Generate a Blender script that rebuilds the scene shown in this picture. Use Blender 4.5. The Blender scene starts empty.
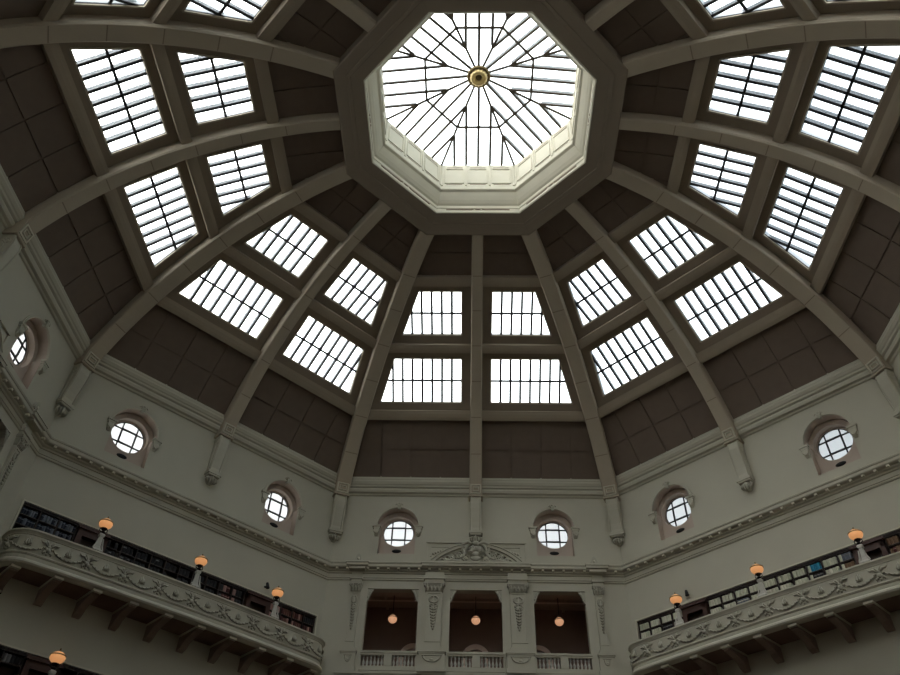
import bpy, bmesh, math, random
from mathutils import Vector, Matrix
from mathutils.geometry import tessellate_polygon
random.seed(7)
pi = math.pi
S = bpy.context.scene
COL = S.collection
T8 = math.tan(pi/8); C8 = math.cos(pi/8)
WALL = 17.38                      # apothem of the octagonal room
AC, ZC, RD = 4.54, 17.637, 13.747  # centre and radius of the dome's rib curve

# ------------------------------------------------------------------ materials
def material(name, col, rough=.7, metal=0., var=.12, scale=3., bump=.0, emit=None, es=0., spec=.3):
    m = bpy.data.materials.new(name); m.use_nodes = True
    nt = m.node_tree; N = nt.nodes; L = nt.links
    b = N['Principled BSDF']
    b.inputs['Roughness'].default_value = rough; b.inputs['Metallic'].default_value = metal
    b.inputs['Specular IOR Level'].default_value = spec
    tc = N.new('ShaderNodeTexCoord'); nz = N.new('ShaderNodeTexNoise')
    nz.inputs['Scale'].default_value = scale; nz.inputs['Detail'].default_value = 5
    L.new(tc.outputs['Object'], nz.inputs['Vector'])
    mx = N.new('ShaderNodeMix'); mx.data_type = 'RGBA'
    mx.inputs['A'].default_value = (*[c*(1-var) for c in col], 1); mx.inputs['B'].default_value = (*[min(1, c*(1+var)) for c in col], 1)
    L.new(nz.outputs['Fac'], mx.inputs['Factor']); L.new(mx.outputs['Result'], b.inputs['Base Color'])
    if bump:
        bp = N.new('ShaderNodeBump'); bp.inputs['Strength'].default_value = bump; bp.inputs['Distance'].default_value = .02
        n2 = N.new('ShaderNodeTexNoise'); n2.inputs['Scale'].default_value = scale*12
        L.new(tc.outputs['Object'], n2.inputs['Vector']); L.new(n2.outputs['Fac'], bp.inputs['Height']); L.new(bp.outputs['Normal'], b.inputs['Normal'])
    if emit:
        b.inputs['Emission Color'].default_value = (*emit, 1); b.inputs['Emission Strength'].default_value = es
    return m

M = {}
M['plaster'] = material('wall plaster', (.495, .472, .378), .85, var=.06, scale=.8, bump=.05)
M['relief'] = material('relief plaster', (.43, .41, .33), .8, var=.12, scale=6)  # wall plaster hue darkened, painting shade into the carving
M['cream'] = material('cream plaster', (.58, .55, .44), .8, var=.05, scale=2)
M['rib'] = material('rib plaster', (.445, .385, .295), .85, var=.07, scale=1.2, bump=.04)
M['beam'] = material('cross beam plaster', (.34, .285, .215), .9, var=.07, scale=1.2)
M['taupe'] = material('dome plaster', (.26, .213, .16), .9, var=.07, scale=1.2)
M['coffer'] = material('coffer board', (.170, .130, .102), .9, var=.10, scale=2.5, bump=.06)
M['reveal'] = material('window reveal', (.49, .405, .335), .85, var=.05)  # pinkish base colour carries the warm light in the niches
M['white'] = material('skylight lining', (.48, .50, .51), .8, var=.03)
M['bar'] = material('dark glazing bar', (.035, .035, .038), .6, var=.1)
M['bronze'] = material('bronze bar', (.07, .055, .042), .5, var=.15)
M['palebar'] = material('outer glazing bar', (.42, .45, .47), .7, var=.05)
M['brass'] = material('polished brass', (.80, .62, .30), .35, .35, var=.12, scale=8)
M['brassdark'] = material('aged brass', (.20, .15, .07), .5, .8, var=.2, scale=8)
M['wood'] = material('dark bookcase wood', (.030, .018, .013), .5, var=.3, scale=5)
M['redwood'] = material('reddish door timber', (.060, .026, .018), .45, var=.25, scale=5)
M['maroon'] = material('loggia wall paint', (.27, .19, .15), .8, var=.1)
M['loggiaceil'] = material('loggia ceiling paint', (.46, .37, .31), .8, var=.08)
M['archpink'] = material('door head stucco', (.85, .70, .60), .8, var=.06)
M['globe'] = material('lamp opal glass', (.75, .45, .22), .35, var=.05, emit=(1., .44, .17), es=.22)
M['pglobe'] = material('pendant opal glass', (.80, .60, .45), .35, var=.04, emit=(1., .50, .27), es=.22)
M['iron'] = material('dark iron', (.02, .02, .02), .5, .6)
M['marble'] = material('white marble', (.52, .50, .445), .5, var=.15, scale=6)
M['floor'] = material('brown carpet', (.15, .105, .08), .95, var=.2, scale=5)
M['lowwall'] = material('lower timber wall', (.17, .115, .09), .8)
M['bracket'] = material('bracket brown', (.24, .185, .15), .8)  # brown tone, darker than the balcony plaster
bookcols = {
 'navy': (.012, .017, .030), 'slate': (.12, .135, .165), 'black': (.010, .009, .010), 'grey': (.18,.175,.17),
 'maroon': (.060, .012, .010), 'pink': (.36, .20, .17), 'rust': (.13, .05, .035), 'pale': (.55, .55, .42), 'cream': (.62, .60, .48),
 'blue': (.02, .22, .36), 'tan': (.20, .12, .07)}
for k, c in bookcols.items(): M['book_'+k] = material('book cloth '+k, c, .6, var=.25, scale=9)
M['paper'] = material('book pages', (.45, .42, .34), .9)

def glass(name):
    m = bpy.data.materials.new(name); m.use_nodes = True
    nt = m.node_tree; N = nt.nodes; L = nt.links
    N.remove(N['Principled BSDF'])
    t = N.new('ShaderNodeBsdfTransparent'); t.inputs['Color'].default_value = (.95, .97, .98, 1)
    g = N.new('ShaderNodeBsdfGlossy'); g.inputs['Roughness'].default_value = .15
    mx = N.new('ShaderNodeMixShader'); mx.inputs[0].default_value = .03
    L.new(t.outputs[0], mx.inputs[1]); L.new(g.outputs[0], mx.inputs[2]); L.new(mx.outputs[0], N['Material Output'].inputs[0])
    return m
M['glass'] = glass('clear pane')
def frosted(name, clear):
    m = glass(name); mx = [n for n in m.node_tree.nodes if n.type == 'MIX_SHADER'][0]
    d = m.node_tree.nodes.new('ShaderNodeBsdfDiffuse'); d.inputs['Color'].default_value = (.6, .63, .66, 1)
    m.node_tree.links.new(d.outputs[0], mx.inputs[2]); mx.inputs[0].default_value = 1-clear
    return m
M['palebar'] = frosted('frosted outer strip', .25)
M['obscured'] = frosted('obscured pale glass', .16)

# ------------------------------------------------------------------ mesh builder
class MB:
    def __init__(s): s.v = []; s.f = []; s.m = []
    def add(s, vs, fs, mi=0):
        o = len(s.v); s.v += [tuple(p) for p in vs]
        for f in fs: s.f.append([o+i for i in f]); s.m.append(mi)
        return s
    def quad(s, *p, mi=0): return s.add(p, [list(range(len(p)))], mi)
    def hexa(s, p, mi=0):  # p: 4 of one end, 4 of the other
        return s.add(p, [[3,2,1,0],[4,5,6,7],[0,1,5,4],[1,2,6,5],[2,3,7,6],[3,0,4,7]], mi)
    def box(s, x0, x1, y0, y1, z0, z1, mi=0):
        return s.hexa([(x0,y0,z0),(x1,y0,z0),(x1,y1,z0),(x0,y1,z0),(x0,y0,z1),(x1,y0,z1),(x1,y1,z1),(x0,y1,z1)], mi)
    def prism(s, poly, y0, y1, mi=0):   # poly in (x,z), pushed through y
        n = len(poly)
        return s.add([(x,y0,z) for x,z in poly]+[(x,y1,z) for x,z in poly],
                     [list(range(n)), list(range(2*n-1,n-1,-1))]+[[i,(i+1)%n,n+(i+1)%n,n+i] for i in range(n)], mi)
    def prismx(s, poly, x0, x1, mi=0):  # poly in (y,z), pushed through x
        n = len(poly)
        return s.add([(x0,y,z) for y,z in poly]+[(x1,y,z) for y,z in poly],
                     [list(range(n)), list(range(2*n-1,n-1,-1))]+[[i,(i+1)%n,n+(i+1)%n,n+i] for i in range(n)], mi)
    def loft(s, rings, closed=True, caps=True, mi=0, loop=False):
        n = len(rings[0]); vs = [p for r in rings for p in r]; fs = []
        R = len(rings)
        for i in range(R if loop else R-1):
            a = i*n; b = ((i+1) % R)*n
            for j in range(n if closed else n-1):
                k = (j+1) % n; fs.append([a+j, a+k, b+k, b+j])
        if caps and closed and not loop: fs.append(list(range(n-1,-1,-1))); fs.append([(R-1)*n+j for j in range(n)])
        return s.add(vs, fs, mi)
    def lathe(s, prof, c=(0,0,0), n=16, mi=0, caps=True):
        return s.loft([[(c[0]+r*math.cos(2*pi*j/n), c[1]+r*math.sin(2*pi*j/n), c[2]+z) for j in range(n)] for r, z in prof], mi=mi, caps=caps)
    def ball(s, c, r, n=10, k=6, mi=0):
        rx, ry, rz = r if isinstance(r, tuple) else (r, r, r); rings = []
        for i in range(k+1):
            t = -pi/2+pi*(i/k); q = max(.02, math.cos(t))
            rings.append([(c[0]+rx*q*math.cos(2*pi*j/n), c[1]+ry*q*math.sin(2*pi*j/n), c[2]+rz*math.sin(t)) for j in range(n)])
        return s.loft(rings, mi=mi)
    def tube(s, pts, rad, n=6, mi=0, flat=1.):   # flat squeezes along y
        rings = []; P = [Vector(p) for p in pts]
        for i, p in enumerate(P):
            d = (P[min(i+1, len(P)-1)]-P[max(i-1, 0)]).normalized()
            u = d.cross(Vector((0,1,0)))
            if u.length < .1: u = d.cross(Vector((1,0,0)))
            u.normalize(); w = d.cross(u); r = rad[i] if isinstance(rad, (list, tuple)) else rad
            ring = []
            for j in range(n):
                q = u*math.cos(2*pi*j/n)*r+w*math.sin(2*pi*j/n)*r
                q.y *= flat; ring.append(p+q)
            rings.append(ring)
        return s.loft(rings, mi=mi)
    def ring(s, cx, cz, r0, r1, y0, y1, n=32, a0=0., a1=2*pi, mi=0):  # flat band in the x-z plane
        full = abs(a1-a0-2*pi) < 1e-6; R = []
        for i in range(n if full else n+1):
            t = a0+(a1-a0)*i/n; c, q = math.cos(t), math.sin(t)
            R.append([(cx+r0*c,y0,cz+r0*q),(cx+r1*c,y0,cz+r1*q),(cx+r1*c,y1,cz+r1*q),(cx+r0*c,y1,cz+r0*q)])
        return s.loft(R, mi=mi, loop=full)
    def rot(s, az):   # from the front face's frame to the face at azimuth az
        a = math.radians(az-90); c, q = math.cos(a), math.sin(a)
        s.v = [(x*c-y*q, x*q+y*c, z) for x, y, z in s.v]; return s

ORIG = {}
def obj(name, mb, mats, parent=None, smooth=False, frame=None):
    if isinstance(mats, str): mats = [mats]
    me = bpy.data.meshes.new(name)
    o0 = ORIG.get(parent.name, (0,0,0)) if parent else (frame or (0,0,0))
    me.from_pydata([(x-o0[0], y-o0[1], z-o0[2]) for x,y,z in mb.v], [], mb.f)
    for m in mats: me.materials.append(M[m])
    for p, i in zip(me.polygons, mb.m): p.material_index = i; p.use_smooth = smooth
    bm = bmesh.new(); bm.from_mesh(me); bmesh.ops.recalc_face_normals(bm, faces=bm.faces); bm.to_mesh(me); bm.free()
    o = bpy.data.objects.new(name, me); COL.objects.link(o)
    if parent: o.parent = parent
    ORIG[o.name] = o0
    return o
def tag(o, label=None, cat=None, group=None, kind=None):
    for k, v in (('label',label),('category',cat),('group',group),('kind',kind)):
        if v: o[k] = v
    return o
def placed(loc, az):
    a = math.radians(az-90); c, q = math.cos(a), math.sin(a)
    return Vector((loc[0]*c-loc[1]*q, loc[0]*q+loc[1]*c, loc[2])), a
def thing(name, loc, az, label, cat, group=None, kind=None):
    o = bpy.data.objects.new(name, None); COL.objects.link(o); o.empty_display_size = .2
    o.location, o.rotation_euler[2] = placed(loc, az); ORIG[o.name] = tuple(loc)
    return tag(o, label, cat, group, kind)
def dup(root, loc, az, label, group=None, kind=None):
    r = root.copy(); COL.objects.link(r)
    r.location, r.rotation_euler[2] = placed(loc, az); r['label'] = label
    if group: r['group'] = group
    for ch in root.children:
        c = ch.copy(); COL.objects.link(c); c.parent = r
        for g in ch.children:
            d = g.copy(); COL.objects.link(d); d.parent = c
    return r
def structure(name, mb, mats, label, cat, smooth=False):
    return tag(obj(name, mb, mats, smooth=smooth), label, cat, kind='structure')

FACES = {90:'front', 135:'front_left', 45:'front_right', 180:'left', 0:'right', 225:'back_left', 315:'back_right', 270:'back'}
def arc(th, off=0.):
    t = math.radians(th); return AC+(RD+off)*math.cos(t), ZC+(RD+off)*math.sin(t)

# ------------------------------------------------------------------ floor and the walls
f = MB(); r = WALL/C8
f.add([(r*math.cos(math.radians(22.5+45*k)), r*math.sin(math.radians(22.5+45*k)), 0) for k in range(8)], [list(range(8))])
f.add([(-5.2,-WALL,0),(5.2,-WALL,0),(5.2,-24,0),(-5.2,-24,0)], [[0,1,2,3]])
structure('floor', f, 'floor', 'brown carpeted floor of the octagonal reading room', 'floor')

WX, WZ = 3.97, 21.80           # round windows: offset along the wall, height
def niche(cx):
    p = [(cx-.92,20.31),(cx+.92,20.31),(cx+.92,21.78),(cx+1.05,21.78)]
    p += [(cx+1.05*math.cos(t*pi/20), 21.85+1.05*math.sin(t*pi/20)) for t in range(21)]
    p += [(cx-1.05,21.78),(cx-.92,21.78)]
    return p
def filled(mb, outer, holes, a, mi=0):
    loops = [[Vector((s, z, 0)) for s, z in outer]]+[[Vector((s, z, 0)) for s, z in h] for h in holes]
    flat = [p for l in loops for p in l]
    mb.add([(p.x, a, p.y) for p in flat], [list(t) for t in tessellate_polygon(loops)], mi)
def reveal(mb, poly, a0, a1, mi=0):
    n = len(poly)
    mb.add([(s,a0,z) for s,z in poly]+[(s,a1,z) for s,z in poly], [[i,(i+1)%n,n+(i+1)%n,n+i] for i in range(n)], mi)
OPEN = [(-3.96,1.225),(0.01,1.235),(3.98,1.225)]
OZ0, OZ1 = 14.62, 18.47
HS = WALL*T8
side_words = {90:'facing wall with the arched pediment', 135:'wall with the left book gallery', 45:'wall with the right book gallery',
              180:'wall at the left edge of the photo', 0:'wall beyond the right edge of the photo', 225:'rear left wall', 315:'rear right wall', 270:'rear wall'}
for az, nm in FACES.items():
    mb = MB(); holes = []
    loggia = az in (90, 180, 0)
    gallery = az in (135, 45)
    outer = [(-HS,8.9),(HS,8.9),(HS,24.75),(-HS,24.75)]
    low = [(-HS,0),(HS,0),(HS,8.9),(-HS,8.9)]
    if az == 270: low = [(-HS,0),(-5.2,0),(-5.2,7.2),(5.2,7.2),(5.2,0),(HS,0),(HS,8.9),(-HS,8.9)]
    for sg in (-1, 1):
        h = niche(sg*WX); holes.append(h); reveal(mb, h, WALL, 17.78, 1)
        circ = [(sg*WX+.85*math.cos(t*pi/16), WZ-.02+.85*math.sin(t*pi/16)) for t in range(32)]
        filled(mb, h, [circ], 17.78, 1); reveal(mb, circ, 17.78, 18.12, 1)
    if az in (90, 180):
        for c, hw in OPEN:
            h = [(c-hw,OZ0),(c+hw,OZ0),(c+hw,OZ1),(c-hw,OZ1)]; holes.append(h); reveal(mb, h, WALL, 17.8)
    if gallery:
        for z0, z1 in [(14.28,16.94)]+([(9.21,11.87)] if az == 135 else []):
            h = [(-6.88,z0),(6.88,z0),(6.88,z1),(-6.88,z1)]; holes.append(h); reveal(mb, h, WALL, 17.86)
            mb.quad((-6.88,17.86,z0),(6.88,17.86,z0),(6.88,17.86,z1),(-6.88,17.86,z1))
    filled(mb, outer, holes, WALL); filled(mb, low, [], WALL, 2)
    w = structure('wall_'+nm, mb.rot(az), ['plaster','reveal','wood'], 'pale grey-green plaster '+side_words[az], 'wall')
    if gallery:
        for z0, z1 in [(14.28,16.94)]+([(9.21,11.87)] if az == 135 else []):
            e = MB()
            e.box(-6.95,6.95,WALL-.05,WALL+.01,z1,z1+.07); e.box(-6.95,-6.88,WALL-.05,WALL+.01,z0,z1); e.box(6.88,6.95,WALL-.05,WALL+.01,z0,z1)
            obj('recess_edging', e.rot(az), 'cream', w)  # paler than the wall plaster, painting in its lit edge
    if az in (90, 180):
        for c, hw in OPEN:
            for sg in (-1, 1):
                b = MB(); x = c+sg*hw
                pr = [(x,18.45)]+[(x-sg*(.30-.26*math.sin(t*pi/12)), 18.45-.50*(1-math.cos(t*pi/12))) for t in range(7)]+[(x,17.85)]
                b.prism(pr, 17.40, 17.62)
                for q in range(4):
                    b.ball((x-sg*(.06+.05*q), 17.38, 18.05+.09*q), (.06,.05,.09), 8, 4)
                b.tube([(x-sg*.05,17.38,17.85),(x-sg*.10,17.37,18.05),(x-sg*.17,17.36,18.26),(x-sg*.30,17.38,18.40)], [.03,.05,.06,.03])
                obj('corner_ornament', b.rot(az), 'relief', w)
# room behind the camera
mb = MB()
mb.quad((-5.2,-24,0),(5.2,-24,0),(5.2,-24,7.2),(-5.2,-24,7.2)); mb.quad((-5.2,-WALL,0),(-5.2,-24,0),(-5.2,-24,7.2),(-5.2,-WALL,7.2))
mb.quad((5.2,-WALL,0),(5.2,-24,0),(5.2,-24,7.2),(5.2,-WALL,7.2)); mb.quad((-5.2,-WALL,7.2),(5.2,-WALL,7.2),(5.2,-24,7.2),(-5.2,-24,7.2))
structure('wall_vestibule', mb, 'lowwall', 'plain entrance bay behind the rear wall', 'wall')

# loggia rooms behind the three openings
for az in (90, 180):
    mb = MB(); A0, A1, zt = 17.8, 20.5, 18.95
    mb.quad((-6.6,A1,13.9),(6.6,A1,13.9),(6.6,A1,zt),(-6.6,A1,zt))
    for x in (-6.6, 6.6): mb.quad((x,A0,13.9),(x,A1,13.9),(x,A1,zt),(x,A0,zt))
    mb.quad((-6.6,A0,14.6),(6.6,A0,14.6),(6.6,A1,14.6),(-6.6,A1,14.6), mi=0)
    mb.quad((-6.6,A0,zt),(6.6,A0,zt),(6.6,A1,zt),(-6.6,A1,zt), mi=1)
    filled(mb, [(-6.6,13.9),(6.6,13.9),(6.6,zt),(-6.6,zt)], [[(c-hw,OZ0),(c+hw,OZ0),(c+hw,OZ1),(c-hw,OZ1)] for c, hw in OPEN], A0)
    for y in (18.35, 19.35): mb.box(-6.6,6.6,y,y+.28,zt-.22,zt,1); mb.box(-6.6,6.6,y-.03,y,zt-.20,zt-.14,2)  # pale strip paints the lit line along each beam
    for k in range(-4, 5): mb.box(k*1.5-.07,k*1.5+.07,17.8,20.5,zt-.12,zt,1)
    for x in (-2.0, 2.0): mb.box(x-.42,x+.42,20.28,20.5,14.6,zt,0)
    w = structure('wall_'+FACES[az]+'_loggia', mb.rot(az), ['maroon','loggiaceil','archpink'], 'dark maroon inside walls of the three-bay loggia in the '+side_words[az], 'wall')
    for x in (-3.05, 0.03, 3.1):
        b = MB(); b.ring(x, 16.38, .46, .70, 20.36, 20.52, 20, 0, pi)
        for sg in (-1, 1): b.box(x+sg*.58-.12, x+sg*.58+.12, 20.36, 20.52, 14.6, 16.38)
        obj('arched_door_head', b.rot(az), 'archpink', w)

# ------------------------------------------------------------------ octagon mouldings
def octa(prof, n=8, mi=0, mb=None):
    mb = mb or MB(); R = []
    for k in range(8):
        t = math.radians(22.5+45*k); R.append([(a/C8*math.cos(t), a/C8*math.sin(t), z) for a, z in prof])
    mb.loft(R, closed=False, caps=False, loop=True, mi=mi)
    return mb
tn = 0
def trim(mb, mats, label):
    global tn; tn += 1
    return structure('trim_%d' % tn, mb, mats, label, 'moulding')
c = octa([(WALL,19.22),(17.33,19.24),(17.31,19.30),(17.24,19.34),(17.22,19.40),(17.08,19.42),(17.05,19.44),(17.03,19.47),(17.03,19.58),(17.00,19.60),(16.98,19.66),(17.02,19.69),(17.30,19.72),(WALL,19.74)])
trim(c, 'plaster', 'main dentilled cornice running round the octagon under the round windows')
d = MB()
for az in FACES:
    m = MB(); n = 28
    for k in range(n):
        s = (k-(n-1)/2)*.5; m.box(s-.055, s+.055, 17.06, 17.2, 19.33, 19.415)
    m.rot(az); d.add(m.v, m.f)
obj('dentil_course', d, 'cream', bpy.data.objects['trim_1'])
trim(octa([(WALL,18.86),(17.33,18.88),(17.31,18.92),(17.34,18.96),(17.30,18.985),(17.30,19.02),(WALL,19.03)]), 'plaster', 'thin string moulding below the main cornice')
trim(octa([(WALL,23.60),(17.31,23.63),(17.28,23.70),(17.16,23.74),(17.12,23.86),(17.14,23.95),(17.05,24.0),(17.03,24.08),(16.98,24.12),(16.92,24.24),(16.93,24.32),(16.98,24.36),(16.96,24.44),(17.02,24.52),(17.03,24.62),(17.2,24.66)]), 'plaster', 'moulded cornice at the foot of the dome')

# ------------------------------------------------------------------ dome: shell, coffers, cross beams
OFF = .60
GL = [(45.0,54.6), (59.7,69.5)]          # lower and upper skylights
BEAM = [(41.3,43.4), (56.1,57.95), (71.1,73.2)]
S_IN, S_OUT = .77, .92
def P(th, s, off): a, z = arc(th, off); return (s, a, z)
def win_s(th): return arc(th, .62)[0]*T8-S_OUT
shell = MB()
ths = [28.3]+[x for x in range(30, 41, 2)]+[41.3,43.4,45.0]+[45+9.6*k/6 for k in range(1,7)]+[56.1,57.95,59.7]+[59.7+9.8*k/6 for k in range(1,7)]+[71.1,73.2,75,77,79,81,83,84.6]
for az in FACES:
    m = MB()
    for sg in (-1, 1):
        for t0, t1 in zip(ths, ths[1:]):
            mid = (t0+t1)/2; cof = mid < 41.3 or mid > 73.2
            o0, o1 = arc(t0, OFF)[0]*T8, arc(t1, OFF)[0]*T8
            cells = [((0, 0), (o0, o1))]
            if any(a < mid < b for a, b in GL): cells = [((0,0),(S_IN,S_IN)), ((win_s(t0),win_s(t1)),(o0,o1))]
            for (a0, a1), (b0, b1) in cells:
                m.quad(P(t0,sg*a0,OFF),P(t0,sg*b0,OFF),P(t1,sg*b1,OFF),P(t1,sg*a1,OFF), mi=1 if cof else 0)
        # raised coffer boards with open joints
        for (lo, hi, step, cut) in ((28.4,41.3,1.58,[28.2,34.9,41.4]), (73.2,83.9,1.30,[73.1,78.4,84.2])):
            for q in range(2):
                ta, tb = cut[q]+.14, cut[q+1]-.14; x = .30
                while x < arc(ta, OFF)[0]*T8-.25:
                    N = 4; rows = []
                    for i in range(N+1):
                        t = ta+(tb-ta)*i/N; lim = arc(t, OFF)[0]*T8-.12
                        x0 = min(x+.034, lim); x1 = min(x+step-.034, lim)
                        rows.append([P(t,sg*x0,OFF),P(t,sg*x1,OFF),P(t,sg*x1,OFF-.058),P(t,sg*x0,OFF-.058)])
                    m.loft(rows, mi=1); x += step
    m.rot(az); shell.add(m.v, m.f); shell.m[-len(m.m):] = m.m
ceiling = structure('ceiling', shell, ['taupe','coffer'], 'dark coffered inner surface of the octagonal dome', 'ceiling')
for az in FACES:
    for sg in (-1, 1):
        for lo, hi in BEAM:
            m = MB(); rows = []
            for i in range(4):
                t = lo+(hi-lo)*i/3
                e = arc(t, .3)[0]*T8-.15
                rows.append((t, e))
            R = []
            for x in (0, 1):
                ring = [P(lo, sg*(.1 if not x else rows[0][1]), .62)]+[P(t, sg*(.1 if not x else e), .25+(.03 if i in (0,3) else 0)) for i,(t,e) in enumerate(rows)]+[P(hi, sg*(.1 if not x else rows[3][1]), .62)]
                R.append(ring)
            m.loft(R)
            obj('cross_beam', m.rot(az), 'beam', ceiling)

# skylights: one left-hand and one right-hand model for each row, then copies
wn = 0
def skylight_model(sg, lo, hi, loc, az, label):
    global wn; wn += 1
    a0, z0 = arc(lo, .64); a1, z1 = arc(hi, .64)
    d = Vector((0, a1-a0, z1-z0)); nrm = Vector((0, d.z, -d.y)).normalized()
    L = d.length
    if nrm.y < 0: nrm = -nrm
    def W(u, s, h): return tuple(Vector((sg*s, a0, z0))+d*u+nrm*h)
    so = lambda u: (a0+(a1-a0)*u)*T8-S_OUT
    root = thing('window_%d' % wn, loc, az, label, 'skylight', 'trapezoid skylights round the dome', 'structure')
    ORIG[root.name] = W(.5, (S_IN+so(.5))/2, 0)
    def bar(mb, u0, s0, u1, s1, w, h0, h1, mi=0):
        p, q = Vector(W(u0,s0,0)), Vector(W(u1,s1,0)); t = (q-p).normalized(); k = t.cross(nrm)*(w/2)
        mb.hexa([tuple(p-k+nrm*h0),tuple(p+k+nrm*h0),tuple(p+k+nrm*h1),tuple(p-k+nrm*h1),tuple(q-k+nrm*h0),tuple(q+k+nrm*h0),tuple(q+k+nrm*h1),tuple(q-k+nrm*h1)], mi)
    edge = [(0,S_IN),(0,so(0)),(1,so(1)),(1,S_IN)]
    fr = MB()                                         # lip round the opening
    for i in range(4): bar(fr, *edge[i], *edge[(i+1)%4], .075, -.06, .02)
    obj('frame', fr, 'rib', root)
    gb = MB(); ob = MB()
    s = S_IN+.53
    while s < so(0)-.28:
        um = min(1., (so(0)-s)/max(1e-6, so(0)-so(1)))
        bar(gb, 0, s, um, s, .115, .0, .045); bar(ob, 0, s+.02, um, s+.02, .12, .22, .25); s += .53
    for i in range(4): bar(gb, *edge[i], *edge[(i+1)%4], .09, .0, .06)
    bar(gb, .5, S_IN, .5, so(.5), .11, .0, .045)
    obj('glazing_bars', gb, 'bar', root); obj('outer_bars', ob, 'palebar', root)
    rv = MB()
    for i in range(4):
        (u0,s0),(u1,s1) = edge[i], edge[(i+1)%4]; rv.quad(W(u0,s0,.02),W(u1,s1,.02),W(u1,s1,.34),W(u0,s0,.34))
    obj('lining', rv, 'white', root)
    g = MB(); g.quad(*[W(u,s,.035) for u,s in edge]); obj('pane', g, 'glass', root)
    return root, ORIG[root.name]
ordw = ['', 'first', 'second', 'third', 'fourth', 'fifth', 'sixth', 'seventh', 'eighth', 'ninth']
models = {}
for fi, az in enumerate((90, 135, 45, 180, 0, 225, 315, 270)):
    off = round((90-az)/45)
    if off < -4: off += 8
    for sg in (-1, 1):
        bay = 2*off+(1 if sg > 0 else 0)     # bay 1 is just right of the centre rib, bay 0 just left
        side, k = ('right', bay) if bay > 0 else ('left', 1-bay)
        for row, (lo, hi) in enumerate(GL):
            lab = '%s barred skylight in the %s bay %s of the centre rib above the pediment' % (('lower large','upper small')[row], ordw[k], side)
            if (sg, row) not in models:
                root, o = skylight_model(sg, lo, hi, (0,0,0), az, lab)
                root.location, root.rotation_euler[2] = placed(o, az); models[sg, row] = (root, o)
            else:
                root, o = models[sg, row]; q = dup(root, o, az, lab); wn += 1; q.name = 'window_%d' % wn

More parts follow.
